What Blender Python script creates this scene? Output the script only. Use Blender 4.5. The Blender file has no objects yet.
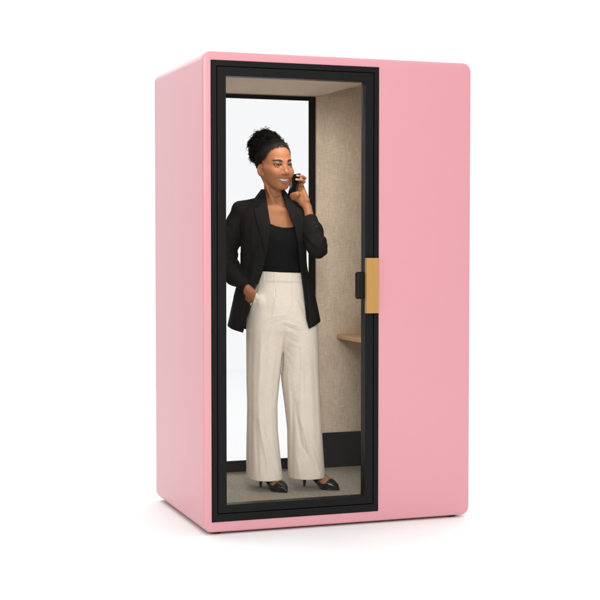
import bpy, bmesh, math, random
import numpy as np
from mathutils import Vector, Matrix

random.seed(7); RNG = np.random.default_rng(7)
SC = bpy.context.scene; COL = SC.collection
rad = math.radians

# ------------------------------------------------------------------ helpers
def link(o, parent=None):
    COL.objects.link(o)
    if parent: o.parent = parent
    return o

def tag(o, label=None, cat=None, kind=None, group=None):
    if label: o['label'] = label
    if cat: o['category'] = cat
    if kind: o['kind'] = kind
    if group: o['group'] = group
    return o

def mesh_obj(name, verts, faces, mat, parent=None, smooth=False):
    me = bpy.data.meshes.new(name)
    me.from_pydata([tuple(v) for v in verts], [], faces)
    me.update()
    if smooth: me.polygons.foreach_set('use_smooth', [True]*len(me.polygons))
    if mat: me.materials.append(mat)
    return link(bpy.data.objects.new(name, me), parent)

def bm_obj(name, bm, mat, parent=None, smooth=False):
    me = bpy.data.meshes.new(name)
    bmesh.ops.recalc_face_normals(bm, faces=bm.faces[:])
    bm.to_mesh(me); bm.free()
    if smooth: me.polygons.foreach_set('use_smooth', [True]*len(me.polygons))
    if mat: me.materials.append(mat)
    return link(bpy.data.objects.new(name, me), parent)

def add_box(bm, lo, hi, bev=0.0, seg=2):
    lo = Vector(lo); hi = Vector(hi)
    r = bmesh.ops.create_cube(bm, size=1.0)
    for v in r['verts']:
        v.co = Vector((lo[i] + (v.co[i]+.5)*(hi[i]-lo[i]) for i in range(3)))
    if bev:
        es = list({e for v in r['verts'] for e in v.link_edges})
        bmesh.ops.bevel(bm, geom=es, offset=bev, segments=seg, affect='EDGES', profile=.5)

def box(name, lo, hi, mat, parent, bev=0.0015, seg=2):
    bm = bmesh.new(); add_box(bm, lo, hi, bev, seg)
    return bm_obj(name, bm, mat, parent)

def rect_frame(bm, x0, x1, z0, z1, w, y0, y1, bev=.0015, wb=None):
    """mitred rectangular frame of four bars, bar width w"""
    wb = w if wb is None else wb
    o = [(x0,z0),(x1,z0),(x1,z1),(x0,z1)]
    i = [(x0+w,z0+wb),(x1-w,z0+wb),(x1-w,z1-w),(x0+w,z1-w)]
    vs = [[bm.verts.new((p[0],y,p[1])) for p in ring] for ring, y in ((o,y0),(i,y0),(o,y1),(i,y1))]
    fs = []
    for k in range(4):
        n = (k+1) % 4
        fs.append(bm.faces.new((vs[0][k],vs[0][n],vs[1][n],vs[1][k])))
        fs.append(bm.faces.new((vs[2][k],vs[3][k],vs[3][n],vs[2][n])))
        fs.append(bm.faces.new((vs[0][k],vs[2][k],vs[2][n],vs[0][n])))
        fs.append(bm.faces.new((vs[1][k],vs[1][n],vs[3][n],vs[3][k])))
    if bev:
        es = [e for e in {e for f in fs for e in f.edges} if e.calc_length() > 0 and len(e.link_faces) == 2
              and e.calc_face_angle(0) > .5]
        bmesh.ops.bevel(bm, geom=es, offset=bev, segments=2, affect='EDGES', profile=.5)

# ------------------------------------------------------------------ materials
def new_mat(name):
    m = bpy.data.materials.new(name); m.use_nodes = True
    nt = m.node_tree; b = nt.nodes['Principled BSDF']
    return m, nt, b

def N(nt, t, **kw):
    n = nt.nodes.new(t)
    for k, v in kw.items():
        if k.startswith('i_'): n.inputs[k[2:].replace('_',' ')].default_value = v
        else: setattr(n, k, v)
    return n

def simple(name, col, rough=.5, spec=.5, noise=0.0, nscale=40, bump=0.0, bscale=300, metal=0.0, coat=0.0):
    m, nt, b = new_mat(name)
    b.inputs['Base Color'].default_value = (*col, 1); b.inputs['Roughness'].default_value = rough
    b.inputs['Specular IOR Level'].default_value = spec; b.inputs['Metallic'].default_value = metal
    b.inputs['Coat Weight'].default_value = coat
    tc = N(nt, 'ShaderNodeTexCoord')
    if noise:
        n = N(nt, 'ShaderNodeTexNoise', i_Scale=nscale, i_Detail=4.0)
        nt.links.new(tc.outputs['Object'], n.inputs['Vector'])
        mx = N(nt, 'ShaderNodeMix', data_type='RGBA')
        mx.inputs[6].default_value = (*[c*(1-noise) for c in col], 1)
        mx.inputs[7].default_value = (*[min(1, c*(1+noise)) for c in col], 1)
        nt.links.new(n.outputs['Fac'], mx.inputs[0]); nt.links.new(mx.outputs[2], b.inputs['Base Color'])
    if bump:
        n2 = N(nt, 'ShaderNodeTexNoise', i_Scale=bscale, i_Detail=3.0)
        nt.links.new(tc.outputs['Object'], n2.inputs['Vector'])
        bp = N(nt, 'ShaderNodeBump', i_Strength=bump, i_Distance=.002)
        nt.links.new(n2.outputs['Fac'], bp.inputs['Height']); nt.links.new(bp.outputs['Normal'], b.inputs['Normal'])
    return m

def weave(name, col, dark, sx=260., amt=.5, rough=.9, bump=.4, blot=.12, axis='XZ'):
    """linen-like cloth: long thin noise streaks in the two thread directions, plus slight blotches"""
    m, nt, b = new_mat(name)
    b.inputs['Roughness'].default_value = rough; b.inputs['Specular IOR Level'].default_value = .15
    tc = N(nt, 'ShaderNodeTexCoord')
    def streak(sc):
        mp = N(nt, 'ShaderNodeMapping'); mp.inputs['Scale'].default_value = sc
        nt.links.new(tc.outputs['Object'], mp.inputs['Vector'])
        n = N(nt, 'ShaderNodeTexNoise', i_Scale=1.0, i_Detail=2.5, i_Roughness=.6)
        nt.links.new(mp.outputs['Vector'], n.inputs['Vector']); return n.outputs['Fac']
    a = streak((sx, sx, sx*.09)) if axis == 'XZ' else streak((sx, sx*.09, sx))
    c = streak((sx*.09, sx*.09, sx)) if axis == 'XZ' else streak((sx*.09, sx, sx))
    d = streak((7., 7., 7.))
    ad = N(nt, 'ShaderNodeMath', operation='ADD'); nt.links.new(a, ad.inputs[0]); nt.links.new(c, ad.inputs[1])
    ml = N(nt, 'ShaderNodeMath', operation='MULTIPLY'); ml.inputs[1].default_value = .5; nt.links.new(ad.outputs[0], ml.inputs[0])
    cr = N(nt, 'ShaderNodeMapRange'); cr.inputs[1].default_value = .36; cr.inputs[2].default_value = .62
    nt.links.new(ml.outputs[0], cr.inputs[0])
    mx = N(nt, 'ShaderNodeMix', data_type='RGBA'); mx.inputs[6].default_value = (*dark, 1); mx.inputs[7].default_value = (*col, 1)
    nt.links.new(cr.outputs[0], mx.inputs[0])
    mx2 = N(nt, 'ShaderNodeMix', data_type='RGBA', blend_type='MULTIPLY'); mx2.inputs[0].default_value = 1.0
    cr2 = N(nt, 'ShaderNodeMapRange'); cr2.inputs[1].default_value = .3; cr2.inputs[2].default_value = .7
    cr2.inputs[3].default_value = 1-blot; cr2.inputs[4].default_value = 1.0
    nt.links.new(d, cr2.inputs[0]); nt.links.new(mx.outputs[2], mx2.inputs[6]); nt.links.new(cr2.outputs[0], mx2.inputs[7])
    nt.links.new(mx2.outputs[2], b.inputs['Base Color'])
    bp = N(nt, 'ShaderNodeBump', i_Strength=bump, i_Distance=.0012)
    nt.links.new(ml.outputs[0], bp.inputs['Height']); nt.links.new(bp.outputs['Normal'], b.inputs['Normal'])
    return m

def wood(name, col, dark, stretch=(60, 60, 3), rough=.45):
    m, nt, b = new_mat(name); b.inputs['Roughness'].default_value = rough; b.inputs['Specular IOR Level'].default_value = .3
    tc = N(nt, 'ShaderNodeTexCoord'); mp = N(nt, 'ShaderNodeMapping'); mp.inputs['Scale'].default_value = stretch
    nt.links.new(tc.outputs['Object'], mp.inputs['Vector'])
    n = N(nt, 'ShaderNodeTexNoise', i_Scale=1.0, i_Detail=5.0, i_Roughness=.55)
    nt.links.new(mp.outputs['Vector'], n.inputs['Vector'])
    cr = N(nt, 'ShaderNodeMapRange'); cr.inputs[1].default_value = .35; cr.inputs[2].default_value = .65
    nt.links.new(n.outputs['Fac'], cr.inputs[0])
    mx = N(nt, 'ShaderNodeMix', data_type='RGBA'); mx.inputs[6].default_value = (*dark, 1); mx.inputs[7].default_value = (*col, 1)
    nt.links.new(cr.outputs[0], mx.inputs[0]); nt.links.new(mx.outputs[2], b.inputs['Base Color'])
    return m

def glass(name, tint, ior=1.16):
    m = bpy.data.materials.new(name); m.use_nodes = True; nt = m.node_tree; nt.nodes.clear()
    out = N(nt, 'ShaderNodeOutputMaterial'); tr = N(nt, 'ShaderNodeBsdfTransparent'); gl = N(nt, 'ShaderNodeBsdfGlossy')
    tr.inputs['Color'].default_value = (*tint, 1); gl.inputs['Roughness'].default_value = .02
    fr = N(nt, 'ShaderNodeFresnel', i_IOR=ior); mx = N(nt, 'ShaderNodeMixShader')
    nt.links.new(fr.outputs[0], mx.inputs[0]); nt.links.new(tr.outputs[0], mx.inputs[1]); nt.links.new(gl.outputs[0], mx.inputs[2])
    nt.links.new(mx.outputs[0], out.inputs['Surface'])
    return m

M = {}
M['pink'] = simple('pink_lacquer', (.648, .298, .336), rough=.34, spec=.66, noise=.012, nscale=3, bump=.02, bscale=900)
M['black'] = simple('black_powder_coat', (.0075, .0074, .0074), rough=.46, spec=.13, bump=.05, bscale=1500)
M['blackgap'] = simple('black_rubber', (.004, .004, .004), rough=.8, spec=.1)
M['base'] = simple('black_plinth_laminate', (.006, .0058, .0055), rough=.55, spec=.2, noise=.1)
M['linen'] = weave('beige_linen_panel', (.74, .632, .51), (.53, .448, .35), 270)
M['ceil'] = weave('beige_ceiling_felt', (.64, .535, .425), (.55, .45, .35), 200, axis='XY', blot=.05)
M['carpet'] = simple('grey_beige_carpet', (.325, .295, .24), rough=.95, spec=.1, noise=.55, nscale=110, bump=.8, bscale=700)
M['oak'] = wood('light_oak', (.62, .40, .20), (.50, .30, .135), (70, 4, 70))
M['handle'] = wood('tan_handle_wood', (.445, .25, .076), (.40, .22, .064), (90, 90, 2.5), rough=.4)
M['glass'] = glass('door_glass', (.985, .985, .985))
M['glassb'] = glass('rear_glass', (.905, .910, .917), 1.02)
M['floor'] = simple('white_studio_floor', (.86, .86, .86), rough=.6, spec=.2)
M['jacket'] = simple('black_suiting', (.0085, .0082, .0078), rough=.85, spec=.16, noise=.15, nscale=300, bump=.05, bscale=700)
M['lapel'] = simple('black_suiting_lapel', (.0105, .010, .0098), rough=.8, spec=.22, noise=.25, nscale=500, bump=.25, bscale=1400)
M['top'] = simple('black_knit', (.0055, .0058, .006), rough=.85, spec=.12, noise=.2, nscale=300, bump=.2, bscale=900)
M['trouser'] = weave('cream_trouser_cloth', (.755, .685, .59), (.66, .595, .51), 700, rough=.9, bump=.25, blot=.05)
M['button'] = simple('black_button', (.008, .008, .008), rough=.4, spec=.3)
M['shoe'] = simple('black_shoe_leather', (.006, .0058, .0058), rough=.25, spec=.38)
M['hair'] = simple('black_hair', (.0060, .0042, .0034), rough=.42, spec=.28)
M['curls'] = simple('black_curls', (.0062, .0040, .0030), rough=.7, spec=.10)
M['teeth'] = simple('teeth', (.58, .51, .47), rough=.3)
M['nail'] = simple('pink_nail', (.52, .27, .22), rough=.25)
M['phone'] = simple('black_phone_case', (.008, .008, .009), rough=.35, spec=.5)
M['phonerim'] = simple('dark_phone_rim', (.05, .05, .052), rough=.3, metal=.6)
M['screen'] = simple('dark_phone_glass', (.004, .005, .006), rough=.08, spec=.5)

def skin_mat():
    m, nt, b = new_mat('brown_skin')
    at = N(nt, 'ShaderNodeVertexColor', layer_name='tint')
    tc = N(nt, 'ShaderNodeTexCoord')
    n = N(nt, 'ShaderNodeTexNoise', i_Scale=60.0, i_Detail=4.0); nt.links.new(tc.outputs['Object'], n.inputs['Vector'])
    cr = N(nt, 'ShaderNodeMapRange'); cr.inputs[3].default_value = .90; cr.inputs[4].default_value = 1.08
    nt.links.new(n.outputs['Fac'], cr.inputs[0])
    mx = N(nt, 'ShaderNodeMix', data_type='RGBA', blend_type='MULTIPLY'); mx.inputs[0].default_value = 1
    nt.links.new(at.outputs['Color'], mx.inputs[6]); nt.links.new(cr.outputs[0], mx.inputs[7])
    nt.links.new(mx.outputs[2], b.inputs['Base Color'])
    b.inputs['Roughness'].default_value = .56; b.inputs['Specular IOR Level'].default_value = .32
    b.inputs['Subsurface Weight'].default_value = .12; b.inputs['Subsurface Radius'].default_value = (.6, .2, .1)
    b.inputs['Subsurface Scale'].default_value = .008
    n2 = N(nt, 'ShaderNodeTexNoise', i_Scale=900.0, i_Detail=2.0); nt.links.new(tc.outputs['Object'], n2.inputs['Vector'])
    bp = N(nt, 'ShaderNodeBump', i_Strength=.08, i_Distance=.001)
    nt.links.new(n2.outputs['Fac'], bp.inputs['Height']); nt.links.new(bp.outputs['Normal'], b.inputs['Normal'])
    return m
M['skin'] = skin_mat()

def eye_mat():
    m, nt, b = new_mat('eye'); b.inputs['Roughness'].default_value = .08
    at = N(nt, 'ShaderNodeVertexColor', layer_name='tint'); nt.links.new(at.outputs['Color'], b.inputs['Base Color'])
    return m
M['eye'] = eye_mat()

# ------------------------------------------------------------------ the booth
W, D, Z0, H = 1.3467, .9424, .012, 2.2
ZT = Z0 + H
booth = link(bpy.data.objects.new('phone_booth', None))
tag(booth, 'pink rounded office phone booth with black framed glass door', 'phone booth')

def rrect(x0, x1, z0, z1, r, n=8):
    pts = []
    for cx, cz, a0 in ((x1-r, z0+r, -90), (x1-r, z1-r, 0), (x0+r, z1-r, 90), (x0+r, z0+r, 180)):
        for k in range(n+1):
            a = rad(a0 + 90*k/n); pts.append((cx + r*math.cos(a), cz + r*math.sin(a)))
    return pts

def shell():
    bm = bmesh.new(); R = .042
    def ring(pts, y): return [bm.verts.new((p[0], y, p[1])) for p in pts]
    def strip(a, b):
        n = len(a)
        for k in range(n): bm.faces.new((a[k], a[(k+1) % n], b[(k+1) % n], b[k])).smooth = True
    def cap(a, b):
        es = []
        for rg in (a, b):
            for k in range(len(rg)):
                e = bm.edges.get((rg[k], rg[(k+1) % len(rg)])) or bm.edges.new((rg[k], rg[(k+1) % len(rg)]))
                es.append(e)
        bmesh.ops.triangle_fill(bm, edges=es, use_beauty=True, use_dissolve=False)
    bv = .011
    rings = []
    for k in range(6):
        a = rad(90*k/5); ins = bv*(1-math.sin(a)); y = bv*(1-math.cos(a))
        rings.append(ring(rrect(ins, W-ins, Z0+ins, ZT-ins, R-ins), y))
    for k in range(6):
        a = rad(90*(5-k)/5); ins = bv*(1-math.sin(a)); y = D - bv*(1-math.cos(a))
        rings.append(ring(rrect(ins, W-ins, Z0+ins, ZT-ins, R-ins), y))
    for a, b in zip(rings, rings[1:]): strip(a, b)
    def rc(x0, x1, z0, z1, y): return ring([(x0, z0), (x1, z0), (x1, z1), (x0, z1)], y)
    d0 = rc(.038, .864, .060, 2.172, 0); d1 = rc(.038, .864, .060, 2.172, .055)
    c0 = rc(.030, W-.030, .045, 2.195, .055); c1 = rc(.030, W-.030, .045, 2.195, .875)
    w0 = rc(.055, .8575, .138, 2.1185, .875); w1 = rc(.055, .8575, .138, 2.1185, D)
    cap(rings[0], d0); strip(d0, d1); cap(d1, c0); strip(c0, c1); cap(c1, w0); strip(w0, w1); cap(w1, rings[-1])
    for f in bm.faces:
        if len(f.verts) == 3: f.smooth = False
    o = bm_obj('shell', bm, M['pink'], booth)
    for p in o.data.polygons:
        p.use_smooth = False
    # smooth only the rounded outer skin
    for p in o.data.polygons:
        c = p.center
        if len(p.vertices) == 4 and (c.x < .03 or c.x > W-.03 or c.z < .045+1e-4 or c.z > 2.196) and p.area < .2 and 0 <= c.y <= D:
            p.use_smooth = True
    return o
sh = shell()
try:
    sh.data.set_sharp_from_angle(angle=rad(32))
    sh.data.polygons.foreach_set('use_smooth', [True]*len(sh.data.polygons))
except Exception:
    pass

# feet
for fx in (.075, W-.075):
    for fy in (.06, D-.07):
        bm = bmesh.new()
        bmesh.ops.create_cone(bm, cap_ends=True, segments=24, radius1=.026, radius2=.026, depth=Z0+.004)
        for v in bm.verts: v.co += Vector((fx, fy, (Z0+.004)/2+.0008))
        bm_obj('foot', bm, M['blackgap'], booth)

# door frame (fixed) and door leaf
bm = bmesh.new(); rect_frame(bm, .0405, .8615, .0625, 2.1695, .0235, -.004, .06, .002, wb=.034)
bm_obj('door_frame', bm, M['black'], booth)
bm = bmesh.new(); rect_frame(bm, .062, .840, .094, 2.148, .012, .012, .05, 0)
bm_obj('door_seal', bm, M['blackgap'], booth)
bm = bmesh.new(); rect_frame(bm, .0685, .8335, .1010, 2.1420, .0405, -.004, .048, .0025, wb=.0370)
door = bm_obj('door', bm, M['black'], booth)
bm = bmesh.new(); add_box(bm, (.106, .020, .136), (.796, .027, 2.104)); bm_obj('pane', bm, M['glass'], door)
# handle plate standing proud of the stile, with a turned-in edge, and the lock body on the glass
bm = bmesh.new(); add_box(bm, (.7905, -.030, 1.010), (.8525, -.0045, 1.2715), .002)
bm_obj('handle', bm, M['handle'], door)
bm = bmesh.new(); add_box(bm, (.7475, -.0065, 1.0770), (.7945, .0195, 1.2060), .012, 4)
lock = bm_obj('lock', bm, M['base'], door)

# interior
box('carpet', (.031, .056, .046), (W-.031, .874, .133), M['carpet'], booth, .0008, 1)
bm = bmesh.new()
prof = [(.031, 2.120), (.875, 2.120), (.99, 2.160), (1.12, 2.176), (W-.031, 2.179), (W-.031, 2.1945), (.031, 2.1945)]
f0 = [bm.verts.new((x, .056, z)) for x, z in prof]; f1 = [bm.verts.new((x, .8740, z)) for x, z in prof]
bm.faces.new(f0); bm.faces.new(f1[::-1])
for k in range(len(prof)): bm.faces.new((f0[k], f1[k], f1[(k+1) % len(prof)], f0[(k+1) % len(prof)]))
bm_obj('ceiling', bm, M['ceil'], booth)
cl = box('added_light_strip', (.14, .060, 2.1135), (.70, .116, 2.1215), M['black'], booth, .002)  # unseen strip added behind the door top to go with the interior fill
m_, nt_, b_ = new_mat('added_strip_glow'); b_.inputs['Base Color'].default_value = (.8, .78, .74, 1); b_.inputs['Emission Color'].default_value = (1, .93, .84, 1); b_.inputs['Emission Strength'].default_value = 2.
box('added_strip_face', (.155, .066, 2.1105), (.685, .110, 2.1145), m_, cl, .001)  # glowing face of the added strip
box('wall_panel', (.8625, .862, .3215), (W-.046, .8742, 2.185), M['linen'], booth, .002)
box('wall_panel', (.880, .0565, .1335), (W-.046, .0640, 2.165), M['linen'], booth, .001)
box('wall_panel', (W-.0455, .0655, .1335), (W-.031, .861, 2.176), M['linen'], booth, .002)
box('wall_panel', (.031, .058, .1335), (.0455, .873, 2.1195), M['linen'], booth, .002)
box('baseboard', (.8620, .858, .1335), (W-.046, .8742, .3205), M['base'], booth, .0015)
bm = bmesh.new(); rect_frame(bm, .0465, .8570, .1385, 2.1180, .0215, .862, .8715, .0015, wb=.0575)
# right upright of the rear window is a wider bar
add_box(bm, (.8195, .8605, .1965), (.8565, .8700, 2.0960), .0015)
rw = bm_obj('rear_window', bm, M['black'], booth)
bm = bmesh.new(); add_box(bm, (.066, .8645, .194), (.8215, .8685, 2.098)); bm_obj('pane', bm, M['glassb'], rw)
bm = bmesh.new(); add_box(bm, (.978, .300, .8285), (W-.0465, .8608, .8525), .004, 3)
bm_obj('desk', bm, M['oak'], booth)

# ------------------------------------------------------------------ signed-distance modelling kit
def vec(*a): return np.array(a, float)
def smin(a, b, k):
    h = np.maximum(k-np.abs(a-b), 0)/k
    return np.minimum(a, b) - h*h*k*.25
def smax(a, b, k): return -smin(-a, -b, k)
def sphere(P, c, r): return np.linalg.norm(P-c, axis=-1)-r
def ell(P, c, r, R=None):
    q = P-c
    if R is not None: q = q @ R
    k0 = np.linalg.norm(q/r, axis=-1); k1 = np.linalg.norm(q/np.square(r), axis=-1)
    return k0*(k0-1)/np.maximum(k1, 1e-6)
def cone(P, a, b, ra, rb):
    ba = b-a; pa = P-a
    t = np.clip(pa@ba/(ba@ba), 0, 1)
    return np.linalg.norm(pa-t[..., None]*ba, axis=-1)-(ra+(rb-ra)*t)
def chain(P, pts, rs, k=.006):
    d = None
    for i in range(len(pts)-1):
        e = cone(P, pts[i], pts[i+1], rs[i], rs[i+1])
        d = e if d is None else smin(d, e, k)
    return d
def rotz(a): c, s = math.cos(a), math.sin(a); return np.array([[c, -s, 0], [s, c, 0], [0, 0, 1]])
def rotx(a): c, s = math.cos(a), math.sin(a); return np.array([[1, 0, 0], [0, c, -s], [0, s, c]])
def roty(a): c, s = math.cos(a), math.sin(a); return np.array([[c, 0, s], [0, 1, 0], [-s, 0, c]])

class Loft:
    """stack of ellipses up the Z axis: rows of (z, cx, cy, half width, half depth); turned by phi"""
    def __init__(s, rows, phi=0., pw=2.0):
        rows = sorted(rows); a = np.array(rows)
        zz = np.linspace(a[0, 0], a[-1, 0], 160)
        t = np.stack([np.interp(zz, a[:, 0], a[:, i]) for i in range(1, 5)], 1)
        ker = np.hanning(17); ker /= ker.sum()          # soften the kinks between the rows
        pad = np.concatenate([np.repeat(t[:1], 8, 0), t, np.repeat(t[-1:], 8, 0)])
        s.z = zz; s.t = np.stack([np.convolve(pad[:, i], ker, 'valid') for i in range(4)], 1)
        s.c, s.s = math.cos(phi), math.sin(phi); s.pw = pw
    def at(s, z): return [np.interp(z, s.z, s.t[:, i]) for i in range(4)]
    def __call__(s, P):
        cx, cy, a, b = s.at(P[..., 2]); x = P[..., 0]-cx; y = P[..., 1]-cy
        x, y = x*s.c+y*s.s, -x*s.s+y*s.c
        k0 = (np.abs(x/a)**s.pw+np.abs(y/b)**s.pw)**(1/s.pw)
        k1 = np.sqrt((x/a**2)**2+(y/b**2)**2)
        d = np.where(k0 > .3, k0*(k0-1)/np.maximum(k1, 1e-6), -.7*np.minimum(a, b))
        dz = np.maximum(s.z[0]-P[..., 2], P[..., 2]-s.z[-1])
        return np.maximum(d, dz)

def axis(*segs):
    """grid coordinates from (start, stop, step) runs"""
    out = []
    for a, b, h in segs: out.append(np.arange(a, b-1e-9, h))
    return np.concatenate(out)

def surface_net(f, xs, ys, zs, B=12):
    nx, ny, nz = len(xs), len(ys), len(zs)
    V = np.ones((nx, ny, nz), np.float32)
    bx = [(i, min(i+B, nx)) for i in range(0, nx, B)]; by = [(i, min(i+B, ny)) for i in range(0, ny, B)]; bz = [(i, min(i+B, nz)) for i in range(0, nz, B)]
    def mid(b, g): return np.array([.5*(g[i]+g[j-1]) for i, j in b]), np.array([.5*(g[j-1]-g[i])+(g[1]-g[0]) for i, j in b])
    mx, hx = mid(bx, xs); my, hy = mid(by, ys); mz, hz = mid(bz, zs)
    C = np.stack(np.meshgrid(mx, my, mz, indexing='ij'), -1); r = np.sqrt(hx[:, None, None]**2+hy[None, :, None]**2+hz[None, None, :]**2)
    dc = f(C.reshape(-1, 3)).reshape(C.shape[:3])
    act = np.abs(dc) < r*1.35+.006
    todo = np.argwhere(act)
    for i, j, k in np.argwhere(~act & (dc < 0)):
        V[bx[i][0]:bx[i][1], by[j][0]:by[j][1], bz[k][0]:bz[k][1]] = -1
    # evaluate active blocks in batches
    batch, cnt = [], 0
    def flush():
        nonlocal batch, cnt
        if not batch: return
        P = np.concatenate([b[1] for b in batch]); d = f(P); o = 0
        for (i, j, k), p in batch:
            a, b, c = bx[i], by[j], bz[k]; n = len(p)
            V[a[0]:a[1], b[0]:b[1], c[0]:c[1]] = d[o:o+n].reshape(a[1]-a[0], b[1]-b[0], c[1]-c[0]); o += n
        batch, cnt = [], 0
    for i, j, k in todo:
        g = np.stack(np.meshgrid(xs[bx[i][0]:bx[i][1]], ys[by[j][0]:by[j][1]], zs[bz[k][0]:bz[k][1]], indexing='ij'), -1).reshape(-1, 3)
        batch.append(((i, j, k), g)); cnt += len(g)
        if cnt > 150000: flush()
    flush()
    S = V < 0
    cnt8 = np.zeros((nx-1, ny-1, nz-1), np.int8)
    for a in (0, 1):
        for b in (0, 1):
            for c in (0, 1): cnt8 += S[a:nx-1+a, b:ny-1+b, c:nz-1+c]
    cells = np.argwhere((cnt8 > 0) & (cnt8 < 8)); n = len(cells)
    idx = {}
    lin = (cells[:, 0]*(ny-1)+cells[:, 1])*(nz-1)+cells[:, 2]
    acc = np.zeros((n, 3)); num = np.zeros(n)
    G = (xs, ys, zs)
    corners = [(a, b, c) for a in (0, 1) for b in (0, 1) for c in (0, 1)]
    val = {c: V[cells[:, 0]+c[0], cells[:, 1]+c[1], cells[:, 2]+c[2]].astype(float) for c in corners}
    pos = {c: np.stack([G[q][cells[:, q]+c[q]] for q in range(3)], 1) for c in corners}
    for c in corners:
        for q in range(3):
            if c[q] == 0:
                e = list(c); e[q] = 1; e = tuple(e)
                va, vb = val[c], val[e]; m = (va < 0) != (vb < 0)
                t = np.where(m, va/np.where(m, va-vb, 1), 0)
                p = pos[c]+(pos[e]-pos[c])*t[:, None]
                acc += p*m[:, None]; num += m
    verts = acc/num[:, None]
    def look(ci): 
        l = (ci[:, 0]*(ny-1)+ci[:, 1])*(nz-1)+ci[:, 2]
        return np.searchsorted(lin, l)
    quads = []
    for q in range(3):
        u, w = [(1, 2), (2, 0), (0, 1)][q]
        sl0 = [slice(None)]*3; sl1 = [slice(None)]*3
        sl0[q] = slice(0, -1); sl1[q] = slice(1, None)
        ch = S[tuple(sl0)] != S[tuple(sl1)]
        ed = np.argwhere(ch)
        sh_ = (nx, ny, nz)
        ok = (ed[:, u] > 0) & (ed[:, u] < sh_[u]-1) & (ed[:, w] > 0) & (ed[:, w] < sh_[w]-1)
        ed = ed[ok]
        if not len(ed): continue
        du = np.zeros(3, int); du[u] = 1; dw = np.zeros(3, int); dw[w] = 1
        f4 = np.stack([look(ed-du-dw), look(ed-dw), look(ed), look(ed-du)], 1)
        ins = S[ed[:, 0], ed[:, 1], ed[:, 2]]
        f4[~ins] = f4[~ins][:, ::-1]
        quads.append(f4)
    return verts, np.concatenate(quads)

def sdf_obj(name, f, xs, ys, zs, mat, parent=None, color=None, relax=1):
    v, q = surface_net(f, xs, ys, zs)
    # light relaxation along the surface to clear the voxel stairs
    for _ in range(relax):
        acc = np.zeros_like(v); num = np.zeros(len(v))
        for a in range(4):
            b = (a+1) % 4
            np.add.at(acc, q[:, a], v[q[:, b]]); np.add.at(num, q[:, a], 1)
            np.add.at(acc, q[:, b], v[q[:, a]]); np.add.at(num, q[:, b], 1)
        v = .5*v+.5*acc/np.maximum(num, 1)[:, None]
    me = bpy.data.meshes.new(name)
    me.vertices.add(len(v)); me.vertices.foreach_set('co', v.astype(np.float32).ravel())
    me.loops.add(q.size); me.loops.foreach_set('vertex_index', q.astype(np.int32).ravel())
    me.polygons.add(len(q)); me.polygons.foreach_set('loop_start', np.arange(0, q.size, 4, dtype=np.int32))
    me.polygons.foreach_set('use_smooth', np.ones(len(q), bool))
    me.update(calc_edges=True); me.validate()
    if color is not None:
        at = me.color_attributes.new('tint', 'FLOAT_COLOR', 'POINT')
        c = np.ones((len(v), 4), np.float32); c[:, :3] = color(v); at.data.foreach_set('color', c.ravel())
    me.materials.append(mat)
    o = link(bpy.data.objects.new(name, me), parent)
    o.cycles.shadow_terminator_geometry_offset = .2; o.cycles.shadow_terminator_offset = .1
    return o

# ------------------------------------------------------------------ the woman: own frame, X to her left-ish, Y away, Z up, origin on the carpet
ROOT = (.53, .33, .1335); YAW = rad(-19.3254)
SX = lambda v: .004879+.000052*(v-130)/350
def zz(v): d = v-130; return 1.7632-.004862*d-1.37e-7*d*d
def xx(u, v=300): return (u-289.8)*SX(v)
def Q(u, v, y=0.):            # front-elevation grid (4.9 mm per unit) + depth -> metres
    x, z = xx(u, v), zz(v)
    return vec(x+(x-.05)*y/6.57, y, z+(z-1.21)*y/6.57)

# ---- head, in its own frame (cm, face towards -Y), scaled and turned
HS = .0109
HC = Q(275.4, 165.8, .0); HR = rotz(rad(33.5)) @ roty(rad(-2.0)) @ rotx(rad(2.0))
def to_head(P): return ((P-HC) @ HR)/HS
def from_head(p): return HC + (HR @ np.asarray(p, float))*HS
MAXA = np.abs
def mirror(p): q = p.copy(); q[..., 0] = np.abs(q[..., 0]); return q

def mouth_lines(x):
    t = np.clip(np.abs(x)/2.95, 0, 1)
    up = -6.30+.55*t**2           # lower edge of the upper lip
    lo = -7.50+1.75*t**2          # upper edge of the lower lip
    return up, lo

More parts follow.
